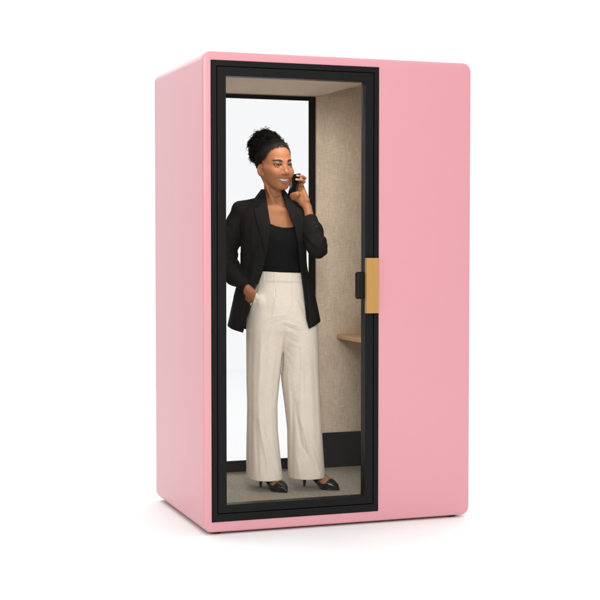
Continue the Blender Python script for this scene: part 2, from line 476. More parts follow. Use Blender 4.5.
def head(P):
    p = to_head(P); m = mirror(p); x, y, z = p[..., 0], p[..., 1], p[..., 2]
    d = ell(p, vec(0, 1.6, 2.9), vec(7.2, 9.1, 8.4))
    d = smin(d, ell(p, vec(0, -1.9, -2.0), vec(6.35, 6.4, 7.0)), 1.6)
    d = smin(d, ell(p, vec(0, -3.0, -6.4), vec(4.25, 4.6, 4.0)), 2.8)
    d = smin(d, cone(m, vec(0, -6.1, -9.5), vec(.55, -6.0, -9.45), 1.35, 1.25), 1.8)          # chin
    d = smin(d, cone(m, vec(4.5, 0.2, -4.4), vec(1.6, -4.8, -9.0), 1.35, 1.1), 3.0)          # jaw line
    d = smin(d, cone(m, vec(4.3, -5.1, -2.6), vec(5.9, -1.6, -1.6), 1.35, 1.2), 1.8)        # cheek bone
    d = smin(d, sphere(m, vec(3.45, -5.75, -3.75), 1.75), 2.0)                                   # raised cheek
    d = smin(d, cone(m, vec(1.0, -7.35, 1.75), vec(4.0, -6.1, 2.2), .45, .4), 1.2)          # brow
    d = smin(d, ell(m, vec(4.05, -3.2, -4.3), vec(1.7, 2.4, 2.0)), 2.2)
    # eye socket
    d = smax(d, -ell(m, vec(3.15, -8.6, .05), vec(1.8, 1.25, 1.05)), .9)
    # nose
    d = smin(d, cone(p, vec(0, -7.25, .8), vec(0, -8.9, -3.0), .52, .85), 1.4)
    d = smin(d, sphere(p, vec(0, -9.15, -3.45), 1.02), .7)
    d = smin(d, ell(m, vec(1.2, -8.15, -3.85), vec(.82, 1.0, .66)), .6)
    d = smax(d, -ell(m, vec(.66, -8.75, -4.5), vec(.42, .6, .32)), .15)                       # nostrils
    # lids: a solid ball in the socket, opened below by the almond
    lid = sphere(m, vec(3.15, -6.42, .0), 1.42)
    d = smin(d, lid, .35)
    ex = (m[..., 0]-3.15)
    t = np.clip(1-(ex/1.68)**2, 0, 1)
    ztop = .04+.56*t**.75+.06*ex; zbot = -.02-.42*t+.06*ex
    al = np.maximum.reduce([z-ztop, zbot-z, np.abs(ex)-1.66])
    d = smax(d, -np.maximum(al, y+6.9), .06)
    crease = np.abs(z-(ztop+.30))-.05
    d = smax(d, -np.maximum.reduce([crease, np.abs(ex)-1.3, sphere(m, vec(3.15, -6.42, 0), 1.48), y+6.9]), .12)
    # lips
    up, lo = mouth_lines(x); tx = np.clip(1-(np.abs(x)/2.85)**2, 0, 1)
    xs_ = np.linspace(0, 2.9, 7)
    du = np.full(x.shape, 9.); dl = np.full(x.shape, 9.)
    for a, b in zip(xs_[:-1], xs_[1:]):
        def U(q): t_ = q/2.95; return vec(q, -8.22+1.9*t_**2.0+.05, -5.88+.05*t_-.1*(t_ < .1)+.42*t_**2)
        def L(q): t_ = q/2.95; return vec(q, -8.15+1.9*t_**2.0, -7.92+2.15*t_**2)
        du = np.minimum(du, cone(m, U(a), U(b), .43-.27*a/2.95, .43-.27*b/2.95))
        dl = np.minimum(dl, cone(m, L(a), L(b), .52-.36*a/2.95, .52-.36*b/2.95))
    d = smin(d, du, .35); d = smin(d, dl, .35)
    mo = np.maximum.reduce([z-up, lo-z, np.abs(x)-2.88, y+5.4])
    d = smax(d, -mo, .12)
    # ears
    er = rotx(rad(-14)) @ rotz(rad(-30))
    e = ell(m, vec(7.1, 1.1, -2.3), vec(.72, 1.75, 2.85), er)
    e = smax(e, -ell(m, vec(7.9, .65, -1.9), vec(.85, 1.0, 1.8), er), .15)
    e = smin(e, cone(m, vec(7.25, 1.55, -.6), vec(7.35, 1.5, -2.6), .26, .24), .3)
    e = smin(e, ell(m, vec(6.85, .1, -2.5), vec(.5, .5, .8)), .4)
    e = smin(e, ell(m, vec(6.7, .3, -4.2), vec(.5, .75, .75)), .5)
    d = smin(d, e, .45)
    return d*HS

def aabb(fn, lo, hi, far=.25):
    lo = np.asarray(lo); hi = np.asarray(hi)
    def g(P):
        out = np.full(P.shape[:-1], far); m = np.all((P > lo) & (P < hi), axis=-1)
        if m.any(): out[m] = fn(P[m])
        return out
    return g

# ---- trunk
PHI = rad(18)
def row(v, u, w, d, y): return (zz(v), xx(u, v), y, w, d)
TR = [row(199, 273.5, .050, .050, .030), row(204, 273, .085, .060, .026), row(210, 273, .125, .074, .020), row(218, 273.5, .138, .088, .012),
      row(228, 274.5, .140, .100, .004), row(242, 276, .134, .104, .0), row(256, 278.5, .119, .092, .004), row(268, 280.5, .113, .083, .006), row(274, 281, .107, .074, .006),
      row(284, 282, .118, .080, .008), row(300, 283, .138, .092, .014), row(316, 283, .130, .080, .020), row(328, 283, .095, .045, .024)]
trunk_l = Loft(TR, PHI)
def bust(P, g=0.):
    d = None
    for sgn in (-1, 1):
        c = Q(276, 238) + vec(sgn*.062*math.cos(PHI)+.060*math.sin(PHI), sgn*.062*math.sin(PHI)-.048*math.cos(PHI), 0)
        e = ell(P, c, vec(.060+g, .052+g, .056+g)); d = e if d is None else np.minimum(d, e)
    return d

SH_R, SH_L = Q(243, 213, .02), Q(299, 214, .045)        # her right shoulder stands on the left of the picture
EL_R, WR_R = Q(224.5, 258, .045), Q(247.6, 289.0, -.118)
EL_L, WR_L = Q(316.5, 248.5, -.135), Q(307.3, 208, -.012)
NK_T, NK_B = Q(272.6, 184, .026), Q(274.0, 214, .052)

# ---- hand on the phone
aA, aL = vec(math.sin(rad(32)), -math.cos(rad(32)), 0), vec(math.cos(rad(32)), math.sin(rad(32)), 0)
aU = vec(0, 0, 1)+.30*aL-.05*aA; aU /= np.linalg.norm(aU)
aA = aA-(aA@aU)*aU; aA /= np.linalg.norm(aA); aL = np.cross(aU, aA); aL = aL if aL[0] > 0 else -aL
PC = Q(294.4, 185.4, .010)
def HP(a, l, u): return PC+aA*a+aL*l+aU*u               # anterior, lateral, up from the phone's centre
finger_tips = []
def phone_hand_parts():
    fl = []
    # MCP heights run down the hand: index highest
    for k, (um, ut, r, ln) in enumerate(((.026, .041, .0074, 1.0), (.010, .021, .0076, 1.05), (-.007, .003, .0073, .82), (-.024, -.015, .0065, .62))):
        mcp = HP(.002, .026-.002*abs(k-1.2), um); pip = HP(.036*ln+.004, .026-.001*k, um+.55*(ut-um)+.004)
        dip = HP(.0445*ln, .009, ut+.001); tip = HP(.0335*ln, -.0115, ut-.002)
        if k < 2: finger_tips.append((dip, tip, r))
        else: dip = HP(.030*ln, .019, ut+.001); tip = HP(.012, .0125, ut-.003)
        fl.append(([mcp, pip, dip, tip], [r*1.14, r*1.05, r*.96, r*.82]))
    return fl
FL = phone_hand_parts()
def hand_l(P):
    d = None
    for pts, rs in FL:
        e = chain(P, pts, rs, .003); d = e if d is None else smin(d, e, .0025)
    wr = WR_L
    palm = None
    for (pts, rs), kk in zip(FL, range(4)):
        base = wr+(pts[0]-wr)*.25+aA*(.012-.008*kk)
        e = cone(P, base, pts[0], .0155, .0105); palm = e if palm is None else smin(palm, e, .010)
    d = smin(d, palm, .006)
    d = smin(d, cone(P, HP(-.014, .016, -.056), HP(.014, .012, -.056), .0175, .0165), .014)
    d = smin(d, cone(P, HP(.006, .009, -.060), HP(.034, .007, -.050), .0155, .0130), .024)          # heel of the palm
    th = [HP(-.018, .022, -.046), HP(-.040, .020, -.020), HP(-.047, .010, .006), HP(-.044, -.002, .026)]
    d = smin(d, chain(P, th, [.0145, .0105, .0092, .0075], .004), .008)
    d = smin(d, cone(P, wr, HP(.0, .021, -.050), .0195, .0185), .012)
    d = smin(d, cone(P, EL_L, wr, .036, .0195), .012)
    return d

# ---- hand in the pocket
def hand_r(P):
    wr = WR_R; dirn = Q(255.2, 314, -.020)-wr; dirn /= np.linalg.norm(dirn)
    side = vec(.72, -.62, .30); side = side-(side@dirn)*dirn; side /= np.linalg.norm(side)
    d = cone(P, EL_R, wr, .030, .0185)
    for k, s in enumerate((.024, .008, -.008, -.022)):
        kn = wr+dirn*(.072-.004*abs(k-1))+side*s
        d = smin(d, cone(P, wr+side*s*.5+dirn*.01, kn, .0150, .0115), .010)
        p1 = kn+dirn*.030+vec(.010, .020, 0); p2 = p1+dirn*.020+vec(.010, .022, 0)
        d = smin(d, chain(P, [kn, p1, p2], [.0098, .0088, .0072], .003), .004)
    t0 = wr+dirn*.022+side*.022; t1 = t0+dirn*.034+side*.018; t2 = t1+dirn*.028+side*.004
    d = smin(d, chain(P, [wr+dirn*.012+side*.012, t0, t1, t2], [.014, .0115, .0098, .0078], .004), .006)
    return d

# ---- feet: (heel, toe) on the floor
FEET = []
for toe, heel_dir in (((-.013, -.123), (-.132, .146)), ((.240, -.055), (-.188, .112))):
    h = vec(*heel_dir); h /= np.linalg.norm(h); toe = vec(*toe)
    FEET.append((toe+h*.212, -h))
def FT(k, s, z, lat=0.):
    o, f = FEET[k]; return vec(o[0]+f[0]*s-f[1]*lat, o[1]+f[1]*s+f[0]*lat, z)
def flat(P, k, s, z, r, lat=0.):
    o, f = FEET[k]; R = np.array([[f[0], -f[1], 0], [f[1], f[0], 0], [0, 0, 1]])
    return ell(P, FT(k, s, z, lat), vec(*r), R)
def foot(P, k, grow=0., toe=False):
    d = chain(P, [FT(k, .026, .106), FT(k, .075, .084), FT(k, .128, .047)], [.027+grow, .0265+grow, .0240+grow], .02)
    d = smin(d, flat(P, k, .142, .031, (.040+grow, .0355+grow, .0225+grow)), .018)
    d = smin(d, flat(P, k, .166, .022, (.036+grow, .026+grow, .0155+grow)), .014)
    if toe: d = smin(d, cone(P, FT(k, .172, .0175), FT(k, .2080, .0085), .015, .0060), .016)
    return d
KNEE = [Q(263, 385, .0), Q(303, 385, -.01)]; HIPJ = [Q(267, 318, .01), Q(300, 318, .02)]
def legs(P):
    d = None
    for k in (0, 1):
        an = FT(k, .040, .150)
        e = chain(P, [HIPJ[k], KNEE[k], KNEE[k]*.6+an*.4+vec(0, .02, 0), an, FT(k, .040, .115)], [.060, .050, .046, .0300, .030], .02)
        e = smin(e, foot(P, k), .022); d = e if d is None else np.minimum(d, e)
    return d

def neck(P):
    d = cone(P, NK_T, NK_B, .0425, .0470)
    d = smin(d, cone(P, from_head((-5.6, 2.6, -4.2)), Q(276.5, 210, -.035), .0085, .0065), .012)
    d = smin(d, cone(P, from_head((5.4, 2.6, -4.2)), Q(279.0, 210, -.035), .0085, .0065), .012)
    return d
def shoulders(P):
    d = cone(P, Q(265, 207, .04), SH_R, .038, .034)
    d = smin(d, cone(P, Q(282, 208, .045), SH_L, .036, .034), .02)
    for a, b in ((Q(275.5, 211.5, -.048), Q(256, 208, -.01)), (Q(280.5, 211.5, -.050), Q(296, 210, .0))):
        d = smin(d, cone(P, a, b, .0085, .008), .016)          # collar bones
    return d
upper_arms = lambda P: smin(chain(P, [SH_R, Q(231.5, 236, .04), EL_R], [.034, .036, .032], .02), cone(P, SH_L, EL_L, .036, .034), .001)
g_head = aabb(head, HC-.175, HC+.175); g_handl = aabb(hand_l, (-.02, -.26, 1.10), (.26, .20, 1.66)); g_handr = aabb(hand_r, (-.42, -.24, .80), (-.02, .18, 1.32))
g_legs = aabb(legs, (-.40, -.30, -.05), (.40, .25, 1.05)); g_sh = aabb(lambda P: smin(shoulders(P), upper_arms(P), .03), (-.45, -.30, 1.0), (.30, .25, 1.6))
g_neck = aabb(neck, (-.25, -.2, 1.30), (.10, .2, 1.66))
def body(P):
    d = smin(trunk_l(P), g_sh(P), .03)
    d = smin(d, aabb(lambda p: bust(p, -.004), (-.3, -.3, 1.05), (.2, .1, 1.42))(P), .02)
    d = smin(d, g_neck(P), .022); d = smin(d, g_legs(P), .03)
    d = smin(d, g_head(P), .016)
    d = np.minimum(d, smin(g_handl(P), g_handr(P), .001)) if False else smin(d, g_handl(P), .004)
    return smin(d, g_handr(P), .004)

SKIN = np.array([.335, .138, .064])
HLZ = [-6, -3.2, -.5, 1.5, 3.2, 5.0, 6.6, 7.8, 8.6, 12]; HLY = [3.6, 3.0, 1.6, -.5, -2.3, -3.2, -4.0, -5.4, -8.5, -9.5]
def body_tint(v):
    c = np.tile(SKIN, (len(v), 1)).astype(float)
    p = to_head(v); m = mirror(p); x, y, z = m[:, 0], m[:, 1], m[:, 2]
    near = np.linalg.norm(p, axis=1) < 14
    def mixin(w, col):
        w = np.clip(w, 0, 1)[:, None]; c[:] = c*(1-w)+np.array(col)*w
    front = near & (y < -5.0)
    up, lo = mouth_lines(x)
    t = np.clip(x/3.05, 0, 1)
    # lips
    u_out = -5.52+.10*np.exp(-((x-.45)/.4)**2)-.10*np.exp(-(x/.22)**2)-.10*t+.24*t**2; l_out = -8.50+2.70*t**2.1
    lip = front & (x < 3.05) & (z < u_out) & (z > l_out) & (y < -5.6)
    e = np.minimum(np.minimum(u_out-z, z-l_out), 3.05-x)
    mixin(np.where(lip, e/.16, 0), (.30, .098, .075))
    inside = front & (x < 2.92) & (z < up-.02) & (z > lo+.02) & (y > -7.75+1.75*t**2) & (y < -5)
    mixin(inside*1.0, (.10, .02, .02))
    # brows
    bx = x-3.2; line = 1.58+.50*np.clip(1-((x-3.8)/2.5)**2, -1, 1)
    th = .58*np.clip(.45+(x-1.0)*.5, .45, 1)*np.clip(1-(np.maximum(x-1.8, 0)/3.8)**1.6, .2, 1)
    mixin(np.where(front & (x > 1.2) & (x < 5.2), (th-np.abs(z-line))/.18+.4, 0)*np.clip((x-1.0)/.9, 0, .95), (.022, .012, .009))
    # lash line and lid make-up, the lid painted darker to dull its highlight
    ex = x-3.15; tt = np.clip(1-(ex/1.68)**2, 0, 1); ztop = .04+.56*tt**.75+.06*ex; zbot = -.02-.42*tt+.06*ex
    dd = np.abs(z-ztop)
    mixin(np.where(front & (np.abs(ex) < 1.75) & (z > -.25), (.28-dd)/.12, 0), (.012, .009, .008))
    mixin(np.where(front & (np.abs(ex) < 1.5), (.09-np.abs(z-zbot))/.10, 0)*.7, (.03, .014, .01))
    lidz = front & (z > ztop) & (z < ztop+.75) & (np.abs(ex) < 1.7)
    mixin(lidz*.6, (.17, .07, .04))
    # blush
    mixin(np.where(near, np.exp(-((x-4.6)/1.7)**2-((z+2.6)/1.4)**2), 0)*.35*(y < 0), (.44, .155, .09))
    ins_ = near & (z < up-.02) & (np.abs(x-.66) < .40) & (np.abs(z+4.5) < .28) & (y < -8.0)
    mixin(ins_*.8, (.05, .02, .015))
    # fine hair thinning out below the hairline
    zc = z; hl = np.interp(zc, HLZ, HLY)
    sl_ = (np.interp(zc+.1, HLZ, HLY)-np.interp(zc-.1, HLZ, HLY))/.2
    mixin(np.maximum(np.where(near & (zc > -4) & ((x < 6.75) | (zc > 2.2)), ((y-hl)/np.sqrt(1+sl_**2)+1.15)/1.55, 0), 0)**1.5*.95, (.036, .019, .012))
    return c

xsB = axis((-.36, -.26, .0026), (-.26, .10, .0017), (.10, .34, .0022)); ysB = axis((-.20, .20, .0018))
zsB = axis((-.01, .17, .0024), (.17, .90, .006), (.90, 1.06, .0022), (1.06, 1.32, .004), (1.32, 1.78, .0017))
person = sdf_obj('person', body, xsB, ysB, zsB, M['skin'], None, body_tint, relax=1)
tag(person, 'woman in black blazer and cream wide trousers talking on a phone inside the booth', 'person')
person.location = ROOT; person.rotation_euler = (0, 0, YAW)

# ---- eyes
def eyeball(sx_):
    vs, fs, cols = [], [], []
    c = vec(sx_*3.15, -6.42, 0.); r = 1.30; nu, nv = 24, 48
    look_ = vec(-.24, -1, .0); look_ /= np.linalg.norm(look_)
    e1 = np.cross(look_, (0, 0, 1)); e1 /= np.linalg.norm(e1); e2 = np.cross(e1, look_)
    for i in range(nu+1):
        a = (i/nu)**1.6*math.pi*.75
        for j in range(nv):
            b = 2*math.pi*j/nv
            n = look_*math.cos(a)+(e1*math.cos(b)+e2*math.sin(b))*math.sin(a)
            vs.append(from_head(c+n*r)); s = math.sin(a)*r
            cols.append((.006, .005, .005) if s < .36 else (.040, .020, .010) if s < .78 else (.02, .012, .008) if s < .86 else (.25, .22, .20))
    for i in range(nu):
        for j in range(nv):
            fs.append((i*nv+j, i*nv+(j+1) % nv, (i+1)*nv+(j+1) % nv, (i+1)*nv+j))
    o = mesh_obj('eye', vs, fs, M['eye'], person, True)
    at = o.data.color_attributes.new('tint', 'FLOAT_COLOR', 'POINT')
    for k, cc in enumerate(cols): at.data[k].color = (*cc, 1)
eyeball(-1); eyeball(1)

# ---- teeth: an arched strip with tooth relief
def teeth():
    vs, fs = [], []; n = 60; rows_ = 7
    for j in range(rows_+1):
        for i in range(n+1):
            x = -2.75+5.5*i/n; w = (abs(x) % .78)/.78; rel = .07*(abs(w-.5)*2)**6
            zt = -5.98+.35*(x/2.7)**2; zb = -7.22+.10*(abs(w-.5)*2)**4+1.15*(x/2.7)**2
            y = -7.66+1.85*(abs(x)/2.95)**2.0+rel-.12*math.sin(math.pi*j/rows_)
            vs.append(from_head((x, y, zt+(zb-zt)*j/rows_)))
    for j in range(rows_):
        for i in range(n):
            a = j*(n+1)+i; fs.append((a, a+1, a+n+2, a+n+1))
    o = mesh_obj('teeth', vs, fs, M['teeth'], person, True)
    md = o.modifiers.new('t', 'SOLIDIFY'); md.thickness = .003; md.offset = -1
teeth()

# ---- nails on the phone hand
for dip, tip, r in finger_tips:
    ax = tip-dip; ax /= np.linalg.norm(ax)
    out = (aA*.9-aL*.1); out = out-(out@ax)*ax; out /= np.linalg.norm(out); sd = np.cross(ax, out)
    bm = bmesh.new(); bmesh.ops.create_uvsphere(bm, u_segments=16, v_segments=10, radius=1)
    c = tip+out*r*.62+ax*.0025
    for v in bm.verts: v.co = Vector(c+ax*v.co.x*.0070+sd*v.co.y*.0052+out*v.co.z*.0026)
    bm_obj('fingernail', bm, M['nail'], person, True)

# ---- hair: slicked-back cap and curly puff
def hair_cap(P):
    p = to_head(P); m = mirror(p); x, y, z = m[..., 0], p[..., 1], p[..., 2]
    d = ell(p, vec(0, 1.6, 2.9), vec(7.2, 9.1, 8.4))
    d = smin(d, ell(p, vec(0, -1.9, -2.0), vec(6.35, 6.4, 7.0)), 1.6)
    # combed ridges run from the hairline to the puff
    ang = np.arctan2(p[..., 0], p[..., 2]-1.0)
    d = d-.22*np.clip((p[..., 1]-np.interp(z, HLZ, HLY))/2.0, .02, 1)-.05*np.sin(ang*46+1.5*np.sin(y*.7))-.03*np.sin(ang*91+y)
    hl = np.interp(z, HLZ, HLY)
    hl = hl+.75+.25*np.sin(x*2.3)*np.exp(-((z-7)/3)**2)
    d = smax(d, (hl-y)*.75, .12)
    d = np.maximum(d, -5.0-z)
    return d*HS
sdf_obj('hair', hair_cap, axis((-.19, .06, .0019)), axis((-.13, .17, .0019)), axis((1.50, 1.76, .0019)), M['hair'], person, None, relax=1)

def tubes(paths, r0, r1, ns=3):
    """one mesh of many thin tubes; paths (n strands, m points, 3)"""
    n, m, _ = paths.shape
    t = np.gradient(paths, axis=1); t /= np.linalg.norm(t, axis=2, keepdims=True)+1e-12
    u = np.cross(t, np.array([.31, .22, .92])); u /= np.linalg.norm(u, axis=2, keepdims=True)+1e-12
    w = np.cross(t, u); r = np.linspace(r0, r1, m)[None, :, None]
    a = np.arange(ns)*2*np.pi/ns
    v = paths[:, :, None, :]+(u[:, :, None, :]*np.cos(a)[:, None]+w[:, :, None, :]*np.sin(a)[:, None])*r[..., None]
    idx = np.arange(n*m*ns).reshape(n, m, ns); nx_ = np.roll(idx, -1, 2)
    q = np.stack([idx[:, :-1], nx_[:, :-1], nx_[:, 1:], idx[:, 1:]], -1).reshape(-1, 4)
    return v.reshape(-1, 3), q
def raw_mesh(name, v, q, mat, parent):
    me = bpy.data.meshes.new(name)
    me.vertices.add(len(v)); me.vertices.foreach_set('co', v.astype(np.float32).ravel())
    me.loops.add(q.size); me.loops.foreach_set('vertex_index', q.astype(np.int32).ravel())
    me.polygons.add(len(q)); me.polygons.foreach_set('loop_start', np.arange(0, q.size, 4, dtype=np.int32))
    me.polygons.foreach_set('use_smooth', np.ones(len(q), bool)); me.update(calc_edges=True)
    me.materials.append(mat); return link(bpy.data.objects.new(name, me), parent)
def scalp(p):
    d = ell(p, vec(0, 1.6, 2.9), vec(7.2, 9.1, 8.4))
    return smin(d, ell(p, vec(0, -1.9, -2.0), vec(6.35, 6.4, 7.0)), 1.6)
def combed():
    """fine locks combed back from the hairline into the puff, lying on the scalp"""
    n = 2600; rng = RNG
    z = rng.uniform(-4.0, 9.6, n); y = np.interp(z, HLZ, HLY)
    lo_ = np.zeros(n); hi_ = np.full(n, 9.)
    ok = scalp(np.stack([lo_, y, z], 1)) < 0
    for _ in range(26):
        m_ = .5*(lo_+hi_); ins = scalp(np.stack([m_, y, z], 1)) < 0
        lo_ = np.where(ins, m_, lo_); hi_ = np.where(ins, hi_, m_)
    st = np.stack([lo_*rng.choice([-1, 1], n), y, z], 1)[ok]
    # the top of the forehead, where the hairline crosses the middle
    k = 800; xx_ = rng.uniform(-4.5, 4.5, k); lo_ = np.full(k, 3.); hi_ = np.full(k, 10.5)
    def hy(z_): return np.interp(z_, HLZ, HLY)
    for _ in range(26):
        m_ = .5*(lo_+hi_); ins = scalp(np.stack([xx_, hy(m_), m_], 1)) < 0
        lo_ = np.where(ins, m_, lo_); hi_ = np.where(ins, hi_, m_)
    st = np.concatenate([st, np.stack([xx_, hy(lo_), lo_], 1)])
    n = len(st)
    tgt = vec(0, 7.6, 9.4)+rng.normal(size=(n, 3))*vec(1.6, 1.2, 1.2)
    t0 = rng.uniform(-.055, .55, n)**1.0; t0 = np.where(rng.random(n) < .22, rng.uniform(-.075, .10, n), np.abs(t0)+.05)
    tt = t0[:, None]+(np.minimum(t0+.55, 1.)-t0)[:, None]*np.linspace(0, 1, 12)[None]
    P_ = st[:, None, :]*(1-tt[..., None])+tgt[:, None, :]*tt[..., None]
    c = vec(0, 1.6, 2.9)
    for _ in range(8):
        dv = P_-c; L_ = np.linalg.norm(dv, axis=-1, keepdims=True); P_ = P_-dv/L_*scalp(P_)[..., None]
    lift = (.05+.46*np.clip(tt*4+.1, 0, 1))*rng.uniform(.7, 1.35, n)[:, None]
    dv = P_-c; P_ = P_+dv/np.linalg.norm(dv, axis=-1, keepdims=True)*lift[..., None]
    wv = rng.uniform(0, 6.28, n)[:, None]+tt*rng.uniform(14, 34, n)[:, None]
    P_ = P_+np.stack([np.sin(wv), np.cos(wv*.9), np.sin(wv*1.1+1)], -1)*.12
    W_ = HC+(P_@HR.T)*HS
    v, q = tubes(W_, .00022, .0013); raw_mesh('combed_hair', v, q, M['hair'], person)
combed()
PF = from_head((.0, 7.2, 7.5)); PFR = vec(.087, .087, .087)
def puff():
    rng = RNG; n = 5200; m = 30
    d = rng.normal(size=(n, 3)); d /= np.linalg.norm(d, axis=1)[:, None]
    tuft = rng.normal(size=(70, 3)); tuft /= np.linalg.norm(tuft, axis=1)[:, None]; tl = rng.uniform(.86, 1.15, 70)
    q = np.argmax(d@tuft.T, 1); d = d*.55+tuft[q]*.45; d /= np.linalg.norm(d, axis=1)[:, None]
    L = tl[q]*rng.uniform(.84, 1.04, n)*np.where(rng.random(n) < .16, rng.uniform(1.02, 1.15, n), 1); s0 = np.where(np.arange(n) % 3 == 0, .80, .66)
    t = np.linspace(0, 1, m)[None, :]
    ph = rng.uniform(0, 6.28, n)[:, None]; turns = rng.uniform(2.5, 5.0, n)[:, None]; cr = rng.uniform(.0030, .0075, n)[:, None]*np.minimum(1, t*3)
    u = np.cross(d, vec(.2, .9, .4)); u /= np.linalg.norm(u, axis=1)[:, None]; w = np.cross(d, u)
    side = u*rng.normal(size=(n, 1))+w*rng.normal(size=(n, 1))
    a = ph+turns*6.283*t
    P_ = PF+(d*PFR)[:, None, :]*(s0[:, None]+(L-s0)[:, None]*np.sin(t*1.75)/1.0)[..., None]
    P_ = P_+u[:, None, :]*(np.cos(a)*cr)[..., None]+w[:, None, :]*(np.sin(a)*cr)[..., None]+side[:, None, :]*(.012*t*t)[..., None]+vec(0, 0, -.008)*(t*t)[..., None]
    v, f = tubes(P_, .00135, .0007); return raw_mesh('hair_puff', v, f, M['curls'], person)
puff()
def puff_core(P):
    q = (P-PF)
    n = np.sin(q[..., 0]*95+1)*np.sin(q[..., 1]*88+2)*np.sin(q[..., 2]*101)+.6*np.sin(q[..., 0]*190+q[..., 2]*60)*np.sin(q[..., 2]*210+q[..., 1]*70)
    d = ell(P, PF, PFR*.90)-.010*n
    d2 = ell(P, from_head((0, 5.4, 8.8)), vec(.060, .060, .050))
    d = smin(d, d2, .02)
    p = to_head(P); face = np.maximum(-(p[..., 1]+1.6+.25*(p[..., 2]-8)), -9)*HS
    return smax(d, face, .01)
sdf_obj('hair_puff_base', puff_core, axis((-.27, .03, .0026)), axis((-.08, .22, .0026)), axis((1.52, 1.80, .0026)), M['curls'], person, None, relax=0)

# ---- strokes: ridges (+) and grooves (-) drawn on the front elevation
def stroke_field(P, strokes):
    x = P[..., 0]; z = P[..., 2]; out = np.zeros(x.shape)
    for u0, v0, u1, v1, w, amp in strokes:
        a = np.array([xx(u0, v0), zz(v0)]); b = np.array([xx(u1, v1), zz(v1)]); ab = b-a
        t = np.clip(((x-a[0])*ab[0]+(z-a[1])*ab[1])/(ab@ab), 0, 1)
        d2 = (x-a[0]-t*ab[0])**2+(z-a[1]-t*ab[1])**2
        fade = .35+.65*np.sin(np.pi*np.clip(t, .08, .92)) if amp*amp > 2.6e-6 else 1.
        out += amp*fade*np.exp(-d2/(w*w))
    return out
def pin(v, tab):                       # table of (front-elevation height, x) -> x metres at height z
    zt = np.array([zz(t[0]) for t in tab])[::-1]; xt = np.array([xx(t[1], t[0]) for t in tab])[::-1]
    return np.interp(v, zt, xt)

# ---- top
def top_f(P):
    d = smin(trunk_l(P), bust(P), .02)-.0045
    x = P[..., 0]; neck_z = np.interp(x, [xx(262, 222), xx(270, 224), xx(276, 226.6), xx(283, 228.2), xx(290, 228.0), xx(297, 226.5), xx(306, 222)],
                                       [zz(219), zz(224.3), zz(226.8), zz(228.4), zz(228.4), zz(227.2), zz(222)])
    d = d+.0006*np.sin(P[..., 2]*210+8*x)*np.exp(-((P[..., 2]-zz(262))/.05)**2)
    d = smax(d, P[..., 2]-neck_z, .004)
    d = np.maximum(d, zz(276)-P[..., 2])
    return d
sdf_obj('top', top_f, axis((-.25, .12, .0028)), axis((-.17, .15, .0028)), axis((1.03, 1.34, .0028)), M['top'], person)

# ---- trousers
hipL = Loft([row(268, 281, .1255, .092, .006), row(272, 281, .1265, .092, .006), row(281, 281.5, .1335, .097, .006), row(292, 282, .149, .106, .008), row(305, 282.3, .164, .116, .010), row(320, 282.3, .1700, .121, .010),
             row(330, 282, .166, .110, .008), row(340, 282, .12, .066, .006), row(352, 282, .05, .03, .0)], rad(10))
def leg_rows(tab): return [(zz(v), .5*(xx(a, v)+xx(b, v)), y, .5*(xx(b, v)-xx(a, v)), dd) for v, a, b, y, dd in tab]
legA = Loft(leg_rows([(296, 262, 280, .008, .05), (312, 250.5, 284, .008, .100), (330, 247.0, 286, .006, .112), (345, 246.8, 283.2, .004, .108), (360, 246.6, 281.5, .002, .104), (380, 246.6, 279.0, .0, .096), (405, 247.4, 276.6, .004, .088),
                      (430, 247.6, 277.2, .008, .086), (455, 247.4, 279.4, .010, .096), (481, 247.4, 281.6, .004, .124)]), rad(18), 2.3)
legB = Loft(leg_rows([(296, 286, 306, .008, .05), (312, 282, 313.5, .010, .100), (330, 281.0, 316.6, .010, .112), (345, 282.2, 317.4, .006, .108), (360, 281.6, 318.2, .0, .104), (380, 281.8, 318.8, -.008, .096), (405, 285.0, 320.0, -.010, .090),
                      (430, 288.0, 321.4, -.004, .088), (455, 288.4, 323.0, .006, .092), (481, 288.4, 324.6, .012, .098)]), rad(22), 2.2)
